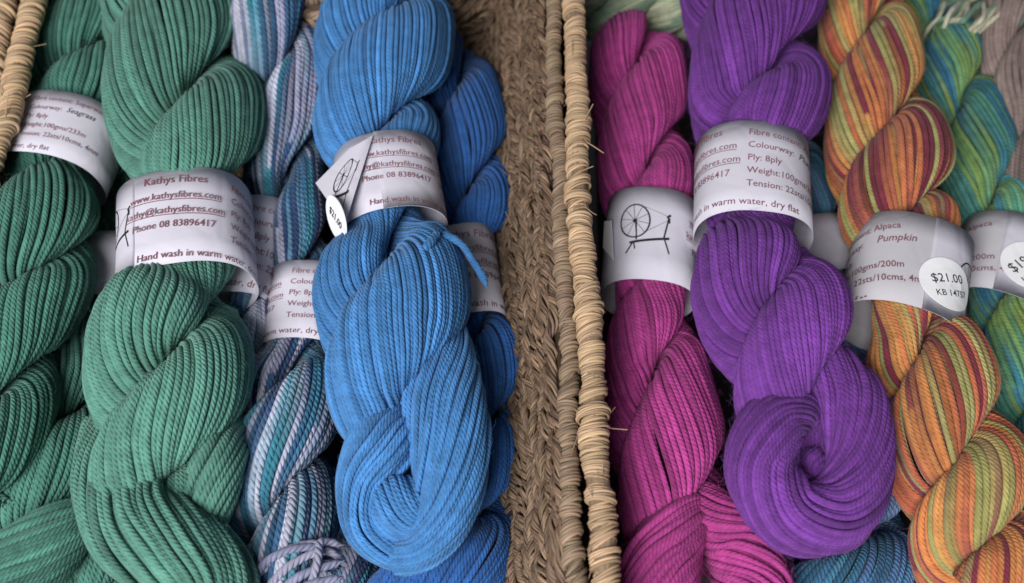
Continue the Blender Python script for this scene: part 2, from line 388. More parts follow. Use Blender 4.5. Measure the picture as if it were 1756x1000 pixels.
def paper_band(sk, px, py, z, deg, hwpx, hlpx, flat=.9, mat=None, taper=0.0, name='paper_band', wave=.006, rot=0.0, seed=0, label=None, span=None):
    """a paper sleeve: centre pixel, axis lean in the picture (deg, + leans its top to the right), half width and half length in pixels"""
    py = py+.38*hwpx*flat
    b = Band(); c, mpp = unproj(px, py, z)
    a = math.radians(deg); q, _ = unproj(px+math.sin(a)*50, py-math.cos(a)*50, z)
    b.up = nrm(q-c); b.c = c; b.U = nrm(np.array([0, 0, 1.0])-b.up[2]*b.up); b.X = np.cross(b.up, b.U); b.mpp = mpp
    b.A = hwpx*mpp; b.B = b.A*flat*.93; b.H = hlpx*mpp/math.sin(PITCH+.05)
    b.span = span; b.taper = taper; b.wave = wave; b.seed = seed; b.rot = rot
    th = np.linspace(0, 2*PI, 721); sq_ = (np.abs(np.sin(th))**2.35+np.abs(np.cos(th))**2.35)**(-1/2.35); d = np.hypot(np.diff(b.A*sq_*np.sin(th)), np.diff(b.B*sq_*np.cos(th))); b.arc = np.r_[0, np.cumsum(d)]; b.th = th
    def pos(arc, y, lift=0.0):
        """arc = metres round the sleeve from its crown, y = metres along towards the top"""
        t = np.interp(np.mod(arc, b.arc[-1]), b.arc, b.th)
        k = 1+b.wave*np.sin(3*t+b.seed)+b.wave*1.1*np.sin(2.2*t+170*y+b.seed*3)*np.sin(130*y+4*t)+b.wave*.5*np.abs(np.sin(4*t+60*y+b.seed))+b.wave*.7*np.sin(5*t+2*b.seed+40*y)+b.taper*y/b.H
        k = k*(np.abs(np.sin(t))**2.35+np.abs(np.cos(t))**2.35)**(-1/2.35)
        nn = nrm(np.sin(t)[..., None]*b.X*b.B+np.cos(t)[..., None]*b.U*b.A)
        return b.c+(b.A*k*np.sin(t))[..., None]*b.X+(b.B*k*np.cos(t))[..., None]*b.U+y[..., None]*b.up+nn*lift
    b.pos = pos
    n, m = 72, 5; tt = np.arange(n)/n*b.arc[-1]; yy = np.linspace(-b.H, b.H, m)
    Ag, Yg = np.meshgrid(tt, yy); out = pos(Ag, Yg).reshape(-1, 3); inn = pos(Ag, Yg, -.00013).reshape(-1, 3)
    v = np.r_[out, inn]; f = []; o = n*m
    for j in range(m-1):
        for i in range(n):
            i2 = (i+1) % n; f.append((j*n+i, j*n+i2, (j+1)*n+i2, (j+1)*n+i)); f.append((o+j*n+i2, o+j*n+i, o+(j+1)*n+i, o+(j+1)*n+i2))
    for i in range(n):
        i2 = (i+1) % n; f.append((o+i, o+i2, i2, i)); t0 = (m-1)*n; f.append((t0+i, t0+i2, o+t0+i2, o+t0+i))
    b.obj = poly_obj(name, v, f, mat or M_PAPER, sk.root, True)
    if span:
        ta = np.linspace(span[0]*b.mpp, span[1]*b.mpp, 24); Ag, Yg = np.meshgrid(ta, np.linspace(-b.H*1.012, b.H*1.004, m))
        out = pos(Ag, Yg, .00036).reshape(-1, 3); inn = pos(Ag, Yg, .00008).reshape(-1, 3); n = 24; o = n*m; f = []
        for j in range(m-1):
            for i in range(n-1): f += [(j*n+i, j*n+i+1, (j+1)*n+i+1, (j+1)*n+i), (o+j*n+i+1, o+j*n+i, o+(j+1)*n+i, o+(j+1)*n+i+1)]
            for i in (0, n-1): f.append((j*n+i, (j+1)*n+i, o+(j+1)*n+i, o+j*n+i))
        for j in (0, m-1):
            for i in range(n-1): f.append((j*n+i, j*n+i+1, o+j*n+i+1, o+j*n+i))
        poly_obj('paper_overlap', np.r_[out, inn], f, M_PAPER, b.obj, True).location = (0, 0, 0)
    if label: b.obj['label'] = label
    return b
def print_on(b, flat, x0, scale, mat, name='printed_text', tilt=0.0, lift=None, clip=115):
    """lay a print layout on a band: layout x=0 sits x0 label pixels right of the crown"""
    lift = lift or (.0005 if b.span else .00018)
    v = np.array(flat.v)
    x = (v[:, 0]+x0)*scale*b.mpp; y = b.H-(v[:, 1]+4)/174*2*b.H
    ca, sa = math.cos(tilt), math.sin(tilt); x, y = x*ca-y*sa, x*sa+y*ca
    lim = b.arc[-1]*clip/360
    keep = (np.abs(x) < lim) & (np.abs(y) < b.H*.995)
    P = b.pos(x, y, lift)
    fs = [f for f in flat.f if all(keep[i] for i in f)]
    if not fs: return None
    used = sorted({i for f in fs for i in f}); mp = {i: k for k, i in enumerate(used)}
    o = poly_obj(name, P[used], [tuple(mp[i] for i in f) for f in fs], mat, b.obj)
    o.location = (0, 0, 0)
    return o
def sheet(sk, name, corners, mat, flat_prints=(), thick=.00025, n=16, curl=0.0):
    """small free paper flap given by 4 (px,py,z) corners tl,tr,br,bl; returns object and a placing function (u,v)->point"""
    q = np.array([unproj(*c)[0] for c in corners])
    nn = nrm(np.cross(q[1]-q[0], q[3]-q[0])); nn = nn*np.sign(nn[2])
    def at(u, v, lift=0.0):
        u = np.asarray(u)[..., None]; v = np.asarray(v)[..., None]
        return q[0]*(1-u)*(1-v)+q[1]*u*(1-v)+q[2]*u*v+q[3]*(1-u)*v+nn*(lift+curl*np.sin(u*PI))
    g = np.linspace(0, 1, n); Ug, Vg = np.meshgrid(g, g)
    a = at(Ug, Vg).reshape(-1, 3); c = at(Ug, Vg, -thick).reshape(-1, 3); f = []; o = n*n
    for j in range(n-1):
        for i in range(n-1):
            k = j*n+i; f += [(k, k+n, k+n+1, k+1), (o+k, o+k+1, o+k+n+1, o+k+n)]
    edge = [i for i in range(n)]+[i*n+n-1 for i in range(1, n)]+[n*n-2-i for i in range(n-1)]+[n*(n-2-i) for i in range(n-1)]
    for i0, i1 in zip(edge, edge[1:]+edge[:1]):
        if i0 != i1: f.append((i0, i1, o+i1, o+i0))
    return poly_obj(name, np.r_[a, c], f, mat, sk.root, False), at
def sticker(sk, b, arcpx, ypx, rpx, lines, name='price_sticker', lift=.0009, rot=0.0, rx=None):
    """round price sticker stuck on a band; lines = (text, x, y, size) in px"""
    n = 48; m = b.mpp; rx = rx or rpx; pts = []; f = []
    rings = [0.0, .5, 1.0]
    V = [(0, 0)]+[(rx*r*math.cos(2*PI*i/n), rpx*r*math.sin(2*PI*i/n)) for r in rings[1:] for i in range(n)]
    V = np.array(V); P = b.pos((arcpx+V[:, 0])*m, (ypx+V[:, 1])*m, lift); Q = b.pos((arcpx+V[:, 0])*m, (ypx+V[:, 1])*m, lift-.0003)
    for i in range(n):
        i2 = (i+1) % n; f += [(0, 1+i, 1+i2), (1+i, 1+n+i, 1+n+i2, 1+i2)]
        f.append((1+n+i, len(V)+1+n+i, len(V)+1+n+i2, 1+n+i2))
    o = poly_obj(name, np.r_[P, Q], f, M_STICK, sk.root, False)
    fl = Flat()
    for (t, x, y, s) in lines: fl.text(t, x, y, s, 'c')
    v = np.array(fl.v); c, sn = math.cos(rot), math.sin(rot); X = v[:, 0]*c-(-v[:, 1])*sn; Y = v[:, 0]*sn+(-v[:, 1])*c
    t = poly_obj('sticker_text', b.pos((arcpx+X)*m, (ypx+Y)*m, lift+.00012), fl.f, M_INK, o); t.location = (0, 0, 0)
    return o

# ------------------------------------------------------------------ the setting: table, baskets
g = poly_obj('ground', [(-3, -3, -.16), (3, -3, -.16), (3, 3, -.16), (-3, 3, -.16)], [(0, 1, 2, 3)], M_TABLE); g['kind'] = 'structure'

def line3(pts, step=.0015):
    R = np.array([unproj(*p)[0] for p in pts]); L = np.linalg.norm(np.diff(R, axis=0), axis=1).sum()
    return catmull(R, max(20, int(L/step)))
def frame(C, inward):
    T = nrm(np.gradient(C, axis=0)); Z = np.array([0, 0, 1.0])[None]; Z = nrm(Z-(Z*T).sum(1, keepdims=True)*T); X = np.cross(T, Z)*inward
    return T, X, Z
def straw_cols(n, M, base, var=.22, r=rng):
    base = np.array(base); v = np.clip(1+r.normal(0, var, (n, 1, 1)), .45, 1.7); hue = 1+r.normal(0, .022, (n, 1, 3))
    return np.broadcast_to(base*v*hue, (n, M, 3))
def wrapped_rim(parent, pts, rad, pitch, base, tilt=.35, strands=3, name='rim', seed=3, flatz=.95):
    """core rope closely bound with grass: every binding is a small tilted ring of a few stalks"""
    C = line3(pts); T, X, Z = frame(C, 1); s = np.r_[0, np.cumsum(np.linalg.norm(np.diff(C, axis=0), axis=1))]
    r = np.random.default_rng(seed); pitch = pitch*.8; nw = int(s[-1]/pitch); pitch = pitch*1.15; K = 26; acc = Acc()
    lumpx = wander(2, s/.1, 1.1, r)*.0013
    th = np.arange(K)/K*2*PI
    P = []; Nn = []; rr = []
    for i in range(nw):
        s0 = (i+.5)*pitch/1.15+r.normal(0, pitch*.12); tl = tilt+r.normal(0, .15)+.16*math.sin(i*.31); R = rad*(1+r.normal(0, .11)); skew = r.normal(0, .14)
        for j in range(strands):
            o = (j-(strands-1)/2)*pitch/strands*1.08; tj = tl+r.normal(0, .09); Rj = R*(1+r.normal(0, .03)-.055*(abs(j-(strands-1)/2)/max(1,(strands-1)/2))**2*1.6)
            ss = np.clip(s0+o+rad*math.tan(tj)*np.cos(th)+rad*skew*np.sin(th)+r.normal(0, .00012), 0, s[-1])
            k = np.searchsorted(s, ss).clip(0, len(s)-1)
            wob = 1+.03*np.sin(2*th+r.uniform(0, 6))
            c = np.stack([np.interp(ss, s, C[:, d]) for d in range(3)], -1)+np.interp(ss, s, lumpx[0])[:, None]*X[k]+np.interp(ss, s, lumpx[1])[:, None]*Z[k]
            d = np.cos(th)[:, None]*X[k]+flatz*np.sin(th)[:, None]*Z[k]
            P.append(c+Rj*wob[:, None]*d); Nn.append(d); rr.append(np.full(K, pitch/strands*.74*r.uniform(.75, 1.2)))
    P = np.array(P); Nn = np.array(Nn); rr = np.array(rr)
    acc.tubes(P, Nn, rr, 7, straw_cols(len(P), K, base, .2, r), 300, closed=True)
    core = C+lumpx[0][:, None]*X+lumpx[1][:, None]*Z
    acc.tubes(core[None], Z[None], rad*.9, 12, straw_cols(1, len(C), np.array(base)*.5, 0, r), 200)
    # a few loose frayed ends
    nf = int(s[-1]/.022)
    k = r.integers(3, len(C)-3, nf); a0 = r.uniform(-.3, PI+.3, nf); d = np.cos(a0)[:, None]*X[k]+np.sin(a0)[:, None]*Z[k]
    u = np.linspace(0, 1, 7)[None, :, None]; dirn = nrm(T[k]*r.normal(0, 1, (nf, 1))+d*.5+np.cross(T[k], d)*r.normal(0, .7, (nf, 1)))[:, None]
    fp = C[k][:, None]+d[:, None]*rad*1.02+dirn*u*r.uniform(.003, .010, (nf, 1, 1))+d[:, None]*(u*u)*r.uniform(-.001, .002, (nf, 1, 1))
    acc.tubes(fp, np.broadcast_to(d[:, None], fp.shape), .00022, 5, straw_cols(nf, 7, base, .2, r), 300)
    return acc.build(name, M_STRAW, parent)
def woven_wall(parent, pts, inward, depth, lean, base, rowsn=20, name='woven_wall', seed=4, start=.004, pitch=.0095, sr=.00125):
    """side of twisted seagrass cords that run along the basket, one below the other"""
    C = line3(pts, .0012); T, X, Z = frame(C, inward); s = np.r_[0, np.cumsum(np.linalg.norm(np.diff(C, axis=0), axis=1))]
    r = np.random.default_rng(seed); acc = Acc(); M = len(C)
    for i in range(rowsn):
        f = (i+.3)/rowsn; bow = math.sin(f*PI)*.004
        wv = wander(2, s/.1, 2.2, r)*.0012+wander(2, s/.1, 6, r)*.0005; pt = pitch*r.uniform(.8, 1.5)
        c = C+X*((start+lean*f**1.5+bow)+wv[0])[:, None]-Z*((.002+depth*f)+wv[1])[:, None]
        ph = 2*PI*np.cumsum(1+.5*wander(1, s/.1, 3, r)[0])*(s[1]-s[0])/pt*(1 if r.random() < .5 else -1)+r.uniform(0, 6)
        nz = nrm(X*depth+Z*lean*0+np.array([0, 0, lean]))
        side = np.cross(T, nz)
        P = []; Q = []
        ns = int(r.integers(2, 4))
        for k in range(ns):
            p2 = ph+2*PI*k/ns; am = (.00105+.0002*r.random())*(1+.4*wander(1, s/.1, 2.5, r)[0])
            for h in range(2):
                hh = (h-.5)*.0011
                d = np.cos(p2)[:, None]*nz+np.sin(p2)[:, None]*side; e = -np.sin(p2)[:, None]*nz+np.cos(p2)[:, None]*side
                P.append(c+d*am[:, None]+e*hh*(1+.3*wander(1, s/.1, 3, r)[0])[:, None]); Q.append(d)
        P = np.array(P); Q = np.array(Q)
        acc.tubes(P, Q, sr*.52*(1+.25*wander(len(P), s/.1, 3, r)), 6, straw_cols(len(P), M, base, .2, r)*(1+.25*wander(len(P), s/.1, 3.2, r))[..., None], 300)
    # back skin of the weave
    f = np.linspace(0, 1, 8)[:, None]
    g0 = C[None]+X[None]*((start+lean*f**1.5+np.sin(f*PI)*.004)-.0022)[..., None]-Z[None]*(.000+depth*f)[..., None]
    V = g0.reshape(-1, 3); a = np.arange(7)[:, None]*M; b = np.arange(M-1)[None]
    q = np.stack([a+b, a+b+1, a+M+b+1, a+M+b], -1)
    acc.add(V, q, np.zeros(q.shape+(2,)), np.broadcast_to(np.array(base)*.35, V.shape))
    # frayed grass ends
    nf = int(s[-1]*900); k = r.integers(3, M-3, nf); f = r.uniform(0, 1, nf)[:, None]
    st = C[k]+X[k]*(start+lean*f**1.5+np.sin(f*PI)*.004+.0022)-Z[k]*(.002+depth*f)
    u = np.linspace(0, 1, 6)[None, :, None]; dirn = nrm(T[k]*r.choice([-1, 1], (nf, 1))+X[k]*r.uniform(.1, .7, (nf, 1))+Z[k]*r.normal(0, .4, (nf, 1)))[:, None]
    fp = st[:, None]+dirn*u*r.uniform(.002, .007, (nf, 1, 1))
    acc.tubes(fp, np.broadcast_to(X[k][:, None]+.01, fp.shape), .00018, 4, straw_cols(nf, 6, np.array(base)*1.2, .3, r), 300)
    return acc.build(name, M_STRAW, parent)
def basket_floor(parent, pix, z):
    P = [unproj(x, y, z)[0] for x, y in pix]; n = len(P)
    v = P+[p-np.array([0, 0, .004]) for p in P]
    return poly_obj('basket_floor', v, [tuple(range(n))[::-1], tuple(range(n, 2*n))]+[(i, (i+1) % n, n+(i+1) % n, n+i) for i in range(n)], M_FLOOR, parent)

RZ = .020
BROWN = (.17, .113, .072); TAN = (.45, .31, .185); TAN2 = (.235, .165, .108)
bl = thing('seagrass_basket', 'brown woven seagrass basket holding the green and blue skeins', 'basket', (-.09, .0, -.156))
rimL = [(1012, 1120, RZ), (994, 1000, RZ), (982, 850, RZ), (972, 650, RZ), (966, 450, RZ), (956, 200, RZ), (950, 60, RZ), (944, -60, RZ), (925, -150, RZ), (860, -190, RZ), (740, -120, RZ), (640, -30, RZ), (560, -2, RZ), (470, 0, RZ), (300, -10, RZ), (150, -60, RZ), (85, -60, RZ)]
woven_wall(bl, rimL[:10], -1, .105, .060, BROWN, 38, seed=4)
woven_wall(bl, rimL[9:16], -1, .100, .030, TAN2, 24, seed=8, sr=.0015)
wrapped_rim(bl, rimL, .0028, .0042, TAN2, .30, 4, 'rim', 5)
wrapped_rim(bl, [(92, -80, RZ), (58, 0, RZ), (28, 110, RZ), (4, 215, RZ), (-30, 330, RZ), (-70, 480, RZ)], .0040, .0042, TAN, .45, 3, 'rim', 6)
woven_wall(bl, [(110, -80, RZ), (68, 0, RZ), (38, 110, RZ), (14, 215, RZ), (-20, 330, RZ), (-60, 480, RZ)], 1, .09, .03, BROWN, 16, seed=9)
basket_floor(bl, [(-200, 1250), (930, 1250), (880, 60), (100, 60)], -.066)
br = thing('seagrass_basket', 'pale rimmed woven basket holding the magenta, purple and orange skeins', 'basket', (.13, .0, -.156))
rimR = [(1062, 1120, RZ+.004), (1041, 1000, RZ+.004), (1023, 800, RZ+.004), (1008, 580, RZ+.004), (998, 380, RZ+.004), (990, 190, RZ+.004), (982, 0, RZ+.004), (975, -140, RZ+.004)]
wrapped_rim(br, rimR, .0041, .0046, TAN, .20, 6, 'rim', 7)
woven_wall(br, rimR, 1, .100, -.012, BROWN, 22, seed=11, start=-.001)
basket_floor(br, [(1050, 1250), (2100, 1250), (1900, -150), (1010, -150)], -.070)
b3 = thing('seagrass_basket', 'edge of another basket at the far left behind the pale green label', 'basket', (-.32, .1, -.156))
b3['label'] = 'outermost left basket, only a sliver of its tan bound rim showing'
rim3 = [(42, -80, RZ-.004), (16, 0, RZ-.004), (-6, 90, RZ-.004), (-40, 230, RZ-.004)]
wrapped_rim(b3, rim3, .0042, .0044, TAN, -.45, 3, 'rim', 12)
woven_wall(b3, rim3, -1, .09, .02, BROWN, 12, seed=13)

# ------------------------------------------------------------------ colours of the dyes
GREEN = [(.084, .225, .172)]; GREEN2 = [(.064, .195, .148)]
BLUE = [(.052, .19, .43)]; BLUE_SHADE = [(.022, .100, .31)]  # second blue has the low skein's shade painted into it
PURPLE = [(.142, .039, .238)]; MAGENTA = [(.36, .048, .215)]
VARIEG = [(.40, .42, .52), (.03, .08, .17), (.44, .45, .55), (.04, .12, .22), (.045, .22, .29), (.022, .04, .11), (.15, .28, .38), (.022, .045, .12), (.03, .075, .16), (.10, .22, .32), (.25, .26, .37)]
ORANGE = [(.62, .23, .075), (.62, .28, .09), (.24, .038, .065), (.36, .34, .115), (.46, .11, .065), (.22, .035, .06), (.40, .37, .14), (.60, .20, .08)]
TEALGR = [(.05, .21, .28), (.07, .27, .27), (.19, .30, .09), (.04, .16, .26), (.12, .28, .15), (.07, .22, .19)]
ORANGE = [tuple(.84*x for x in c) for c in ORANGE]; TEALGR = [tuple(.92*x for x in c) for c in TEALGR+[(.22, .31, .08), (.10, .30, .20)]]
TAUPE = [(.25, .19, .17)]; SAGE = [(.27, .34, .22), (.42, .44, .30), (.16, .27, .19)]
TEALBL = [(.035, .13, .23), (.06, .26, .36), (.16, .24, .42), (.03, .09, .16)]
LBLUE = [(.10, .22, .46), (.20, .34, .58), (.04, .12, .26)]

# ------------------------------------------------------------------ left basket
# A: far-left green
A = make_skein('green skein at the left basket edge with its label text tilted downhill', [(215, -60, -.012, 70), (180, 30, -.010, 85), (140, 120, -.008, 90), (105, 225, -.006, 88), (82, 340, -.004, 104), (62, 430, -.003, 112), (22, 540, -.003, 104), (2, 640, -.004, 104), (-26, 740, -.006, 104), (-60, 900, -.01, 100)], [100, 285, 478, 690, 890], GREEN2, 1, .00118, 2.2, seed=11, fuzz=2200, fl=.005, pinch=(180, 275, 76))
bA = paper_band(A, 108, 226, -.004, 24, 92, 58, .92, seed=1, wave=.004)
tA, kA = strip_layout('Seagrass')
print_on(bA, tA, -150, .72, M_RED, tilt=0); print_on(bA, kA, -150, .72, M_INK, 'handwriting')
# B: middle green, on top
B = make_skein('upright green skein with a centred white label, in front of the variegated skein', [(300, -90, .004, 105), (300, 20, .006, 118), (312, 110, .006, 132), (322, 190, .006, 136), (328, 270, .005, 116), (322, 380, .004, 102), (312, 470, .005, 112), (297, 570, .006, 136), (292, 680, .006, 136), (280, 780, .004, 122), (280, 860, .002, 110), (290, 930, 0, 60)], [-45, 165, 375, 598, 825], GREEN, 1, .00122, 2.2, seed=21, fuzz=3200, fl=.005, pinch=(310, 452, 94))
bB = paper_band(B, 321, 384, .004, -2, 112, 84, .93, seed=2, wave=.004, span=(-180, -62))
tB, kB = strip_layout('Seagrass')
print_on(bB, tB, 4, .95, M_RED, tilt=-.07); print_on(bB, kB, 30, .98, M_INK, 'spinning_wheel_print', tilt=-.03)
loop_bundle(B, [(185, 730, -.014, 40), (195, 820, .000, 66), (240, 900, .007, 84), (312, 955, .008, 84), (368, 1005, .004, 72), (390, 1080, -.002, 60)], .45, seed=31, fuzz=500, fl=.005)
loop_bundle(B, [(405, 720, -.016, 24), (380, 775, .006, 44), (362, 840, .008, 46), (348, 910, .002, 34), (335, 960, -.010, 24)], .5, seed=32, fuzz=100, fl=.004)
loop_bundle(B, [(298, 825, .006, 14), (308, 860, .010, 26), (322, 905, .008, 24), (332, 940, .0, 16)], .3, seed=33)
# C: green below
Cg = make_skein('low green skein squeezed between two upright green skeins', [(260, 300, -.04, 70), (215, 440, -.046, 62), (172, 560, -.048, 66), (132, 680, -.034, 84), (92, 800, -.026, 92), (58, 900, -.026, 90), (30, 1010, -.026, 90)], [560, 722, 885, 1040], GREEN2, 1, .0012, 2.2, seed=41, fuzz=500, fl=.005, pinch=(410, 500, 52))
bC = paper_band(Cg, 196, 455, -.034, 18, 60, 55, .95, seed=3)
loop_bundle(Cg, [(165, 872, -.016, 30), (100, 918, -.010, 56), (30, 972, -.008, 64), (-40, 1030, -.008, 66), (-110, 1090, -.008, 60)], .35, seed=43, fuzz=300)
loop_bundle(Cg, [(120, 890, -.036, 30), (128, 950, -.030, 34), (135, 1040, -.028, 40)], .4, seed=45)
loop_bundle(Cg, [(150, 880, -.034, 40), (172, 950, -.028, 44), (190, 1060, -.026, 50)], .4, seed=46)
# E: dark variegated, low, behind the green label
E = make_skein('dark blue variegated skein mostly hidden behind the centred green label', [(470, 270, -.036, 46), (455, 360, -.018, 46), (440, 440, -.016, 46), (430, 520, -.016, 50), (426, 600, -.022, 50), (420, 680, -.036, 46)], [250, 400, 520, 640], VARIEG[1:], 1, .0012, 1.5, seed=51, mat=M_THICK, pinch=(350, 490, 38))
bE = paper_band(E, 436, 420, -.016, 13, 46, 86, .95, seed=4)
tE, kE = strip_layout('Slate', '100gms/212m', 'Superwash')
print_on(bE, tE, -120, .95, M_RED, tilt=-.05)
# D: variegated blue-grey
D = make_skein('variegated navy, teal and silver grey skein between the green and blue skeins', [(440, -90, .024, 75), (466, 20, .014, 80), (486, 130, -.004, 76), (490, 220, -.012, 72), (490, 310, -.017, 66), (508, 420, -.021, 60), (516, 520, -.020, 58), (500, 620, -.019, 74), (486, 740, -.016, 104), (476, 850, -.015, 102), (486, 930, -.016, 98), (500, 1020, -.018, 95)], [95, 308, 480, 640, 845, 1010], VARIEG, 1, .00135, 1.45, seed=61, mat=M_THICK, group=1.2, slow=1.2, vs=420, fuzz=500, fl=.004, dens=1.2, pinch=(465, 565, 51))
bD = paper_band(D, 522, 515, -.018, 7, 62, 66, .92, seed=5)
tD, kD = strip_layout('Lagoon', '100gms/212m', 'Merino')
print_on(bD, tD, -118, .88, M_RED, tilt=.0)
for i, pts in enumerate([[(455, 1010, 0, 9), (500, 968, .002, 9), (560, 945, .001, 9), (600, 975, -.004, 9)], [(470, 1020, .001, 9), (520, 985, .004, 9), (590, 962, .002, 9)], [(440, 990, 0, 9), (480, 950, .002, 9), (535, 932, .001, 9), (560, 938, 0, 9)], [(490, 1030, .002, 9), (530, 1003, .005, 9), (590, 990, .003, 9)], [(530, 1020, .003, 9), (545, 960, .006, 9), (552, 930, .003, 9), (590, 935, -.002, 9)], [(430, 1010, 0, 9), (455, 965, .003, 9), (510, 940, .003, 9), (600, 940, -.005, 9)]]):
    stray(D, [p[:3] for p in pts], .0014, 'tied_yarn_end', pal=[[(.30, .30, .40)], [(.22, .23, .34)]][i % 2])
loop_bundle(D, [(540, 780, -.040, 30), (572, 860, -.034, 44), (592, 930, -.032, 50), (600, 1040, -.032, 56)], .6, seed=63, group=1.7)
# G: blue, right; dye darkened to paint in its shade
G = make_skein('blue skein lying lower, shade put into its dark dye, against the brown basket wall', [(770, 90, -.035, 40), (786, 150, -.028, 66), (797, 230, -.024, 80), (802, 330, -.024, 80), (812, 440, -.024, 62), (822, 545, -.024, 68), (832, 630, -.024, 78), (828, 740, -.024, 78), (818, 850, -.024, 80), (765, 950, -.024, 122), (740, 1060, -.026, 125)], [145, 318, 450, 552, 725, 868, 1020], BLUE_SHADE, 1, .00105, 2.2, seed=71, mat=M_FINE, fuzz=600, fl=.004, pinch=(395, 520, 46))
bG = paper_band(G, 805, 462, -.022, -8, 54, 78, .95, seed=6)
tG, kG = strip_layout('Ocean')
print_on(bG, tG, 8, .95, M_RED, tilt=-.04)
# F: bright blue, on top
F = make_skein('bright blue skein with a creased label, topmost in the left basket', [(720, -110, .002, 95), (690, -40, .004, 108), (666, 50, .006, 116), (652, 150, .006, 118), (650, 240, .006, 106), (655, 320, .005, 92), (660, 400, .006, 104), (668, 480, .008, 132), (676, 580, .008, 140), (682, 660, .007, 132), (692, 720, .000, 100), (700, 790, -.010, 40)], [25, 218, 432, 665, 860], BLUE, 1, .00098, 2.2, seed=81, mat=M_FINE, fuzz=2800, fl=.004, pinch=(248, 360, 76))
bF = paper_band(F, 668, 305, .006, -8, 89, 70, .95, seed=7, wave=.006, span=(-10, 170))
tF, kF = strip_layout('Ocean')
print_on(bF, tF, 24, .83, M_RED, tilt=-.05)
fl_o, fl_at = sheet(F, 'label_flap', [(600, 254, .0252), (640, 231, .0254), (590, 390, .0258), (541, 314, .0215)], M_PAPER, curl=.0016)
wk = Flat(); wk.wheel(0, 0, 1)
wv = np.array(wk.v); Pw = fl_at(.42+wv[:, 0]*.0056+wv[:, 1]*.0012, .56+wv[:, 1]*.0085-wv[:, 0]*.0025, .0005)
inside = (.42+wv[:, 0]*.0056+wv[:, 1]*.0012 < 1.0) & (.56+wv[:, 1]*.0085-wv[:, 0]*.0025 < 1)
pf = [f for f in wk.f if all(inside[i] for i in f)]
o_ = poly_obj('spinning_wheel_print', Pw, pf, M_INK, fl_o); o_.location = (0, 0, 0)
loop_bundle(F, [(718, 540, -.012, 40), (744, 600, .004, 64), (758, 700, .011, 74), (772, 800, .011, 64), (760, 880, .010, 54), (726, 935, .007, 42), (680, 958, .001, 30)], .55, seed=83, fuzz=300, fl=.004)
loop_bundle(F, [(702, 655, -.012, 24), (688, 705, .002, 36), (655, 760, .012, 60), (624, 832, .009, 48), (634, 905, .005, 42), (690, 942, .001, 38), (745, 945, -.008, 28)], .45, seed=84, fuzz=300, fl=.004)
ball(F, 690, 872, .008, 58, 22, seed=85, turns=.3, length=1.9, tilt=.3)
c0 = fl_at(.70, 1.0, .0004); ea = nrm(fl_at(1., 1.)-fl_at(0., 1.)); eu = fl_at(.7, .9)-fl_at(.7, 1.0); eu = nrm(eu-(eu@ea)*ea); en = np.cross(ea, eu); en = en*np.sign(en[2]); eu, en = .5*eu+.86*en, .5*en-.86*eu; c0 = c0-eu*.002
nd = 40; dv = [c0+ea*.0092*math.cos(2*PI*i/nd)+eu*.0080*math.sin(2*PI*i/nd) for i in range(nd)]
st_ = poly_obj('price_sticker', dv+[v-en*.0003 for v in dv], [tuple(range(nd)), tuple(range(2*nd-1, nd-1, -1))]+[(i, nd+i, nd+(i+1) % nd, (i+1) % nd) for i in range(nd)], M_STICK, F.root)
sf = Flat(); sf.text('$21.00', 0, 0, 24, 'c'); sv = np.array(sf.v)*.00017
so_ = poly_obj('sticker_text', [c0+en*.0003+np.cross(eu, en)*v[0]+eu*(-v[1]-.001) for v in sv], sf.f, M_INK, st_); so_.location = (0, 0, 0)
stray(F, [(752, 398, .024), (790, 418, .020), (812, 450, .014), (828, 475, .010), (836, 495, .008)], .0015, 'tie_yarn')
stray(F, [(752, 398, .026), (735, 420, .030), (715, 450, .030), (700, 478, .028)], .0017, 'tie_yarn')

# ------------------------------------------------------------------ right basket
# H: sage at top, behind magenta
H = make_skein('pale sage green skein lying crosswise behind the magenta skein', [(960, 10, -.035, 46), (1040, 14, -.033, 56), (1120, 12, -.033, 54), (1200, 16, -.034, 56), (1290, 14, -.034, 54)], [960, 1045, 1128, 1215], SAGE, -1, .0011, 1.4, seed=101, key_axis='x', mat=M_FINE)
# K: blue beneath purple
K_ = make_skein('light blue and teal skein underneath the purple skein', [(1350, 230, -.05, 50), (1375, 330, -.045, 52), (1400, 440, -.045, 52), (1425, 560, -.042, 54), (1450, 660, -.045, 60), (1480, 780, -.045, 60), (1485, 880, -.042, 80), (1450, 975, -.032, 112), (1420, 1070, -.032, 125)], [280, 420, 600, 740, 900, 1040], TEALBL+LBLUE, 1, .0013, 2.2, seed=111, mat=M_THICK, group=3, pinch=(380, 460, 47))
bK = paper_band(K_, 1408, 420, -.038, -20, 56, 50, .95, seed=8)
# I: magenta
I = make_skein('magenta pink skein beside the pale basket rim, spinning wheel drawn on its label', [(1086, 62, -.026, 40), (1088, 76, -.024, 66), (1092, 110, -.021, 82), (1096, 190, -.020, 84), (1106, 290, -.019, 82), (1113, 410, -.018, 74), (1118, 540, -.018, 78), (1125, 640, -.017, 88), (1142, 760, -.015, 105), (1156, 860, -.014, 103), (1170, 960, -.016, 90)], [95, 275, 430, 602, 890], MAGENTA, 1, .00115, 2.2, seed=121, mat=M_SOFT, fuzz=1800, fl=.005, pinch=(340, 478, 66))
bI = paper_band(I, 1114, 408, -.017, 3, 79, 82, .93, seed=9, wave=.005)
tI, kI = strip_layout('Fuchsia')
print_on(bI, tI, 148, .92, M_RED, tilt=.02); print_on(bI, kI, 128, 1.02, M_INK, 'spinning_wheel_print', tilt=.02)
sheet(I, 'price_sticker', [(1036, 380, -.008), (1048, 378, -.003), (1052, 446, -.003), (1034, 425, -.008)], M_STICK)
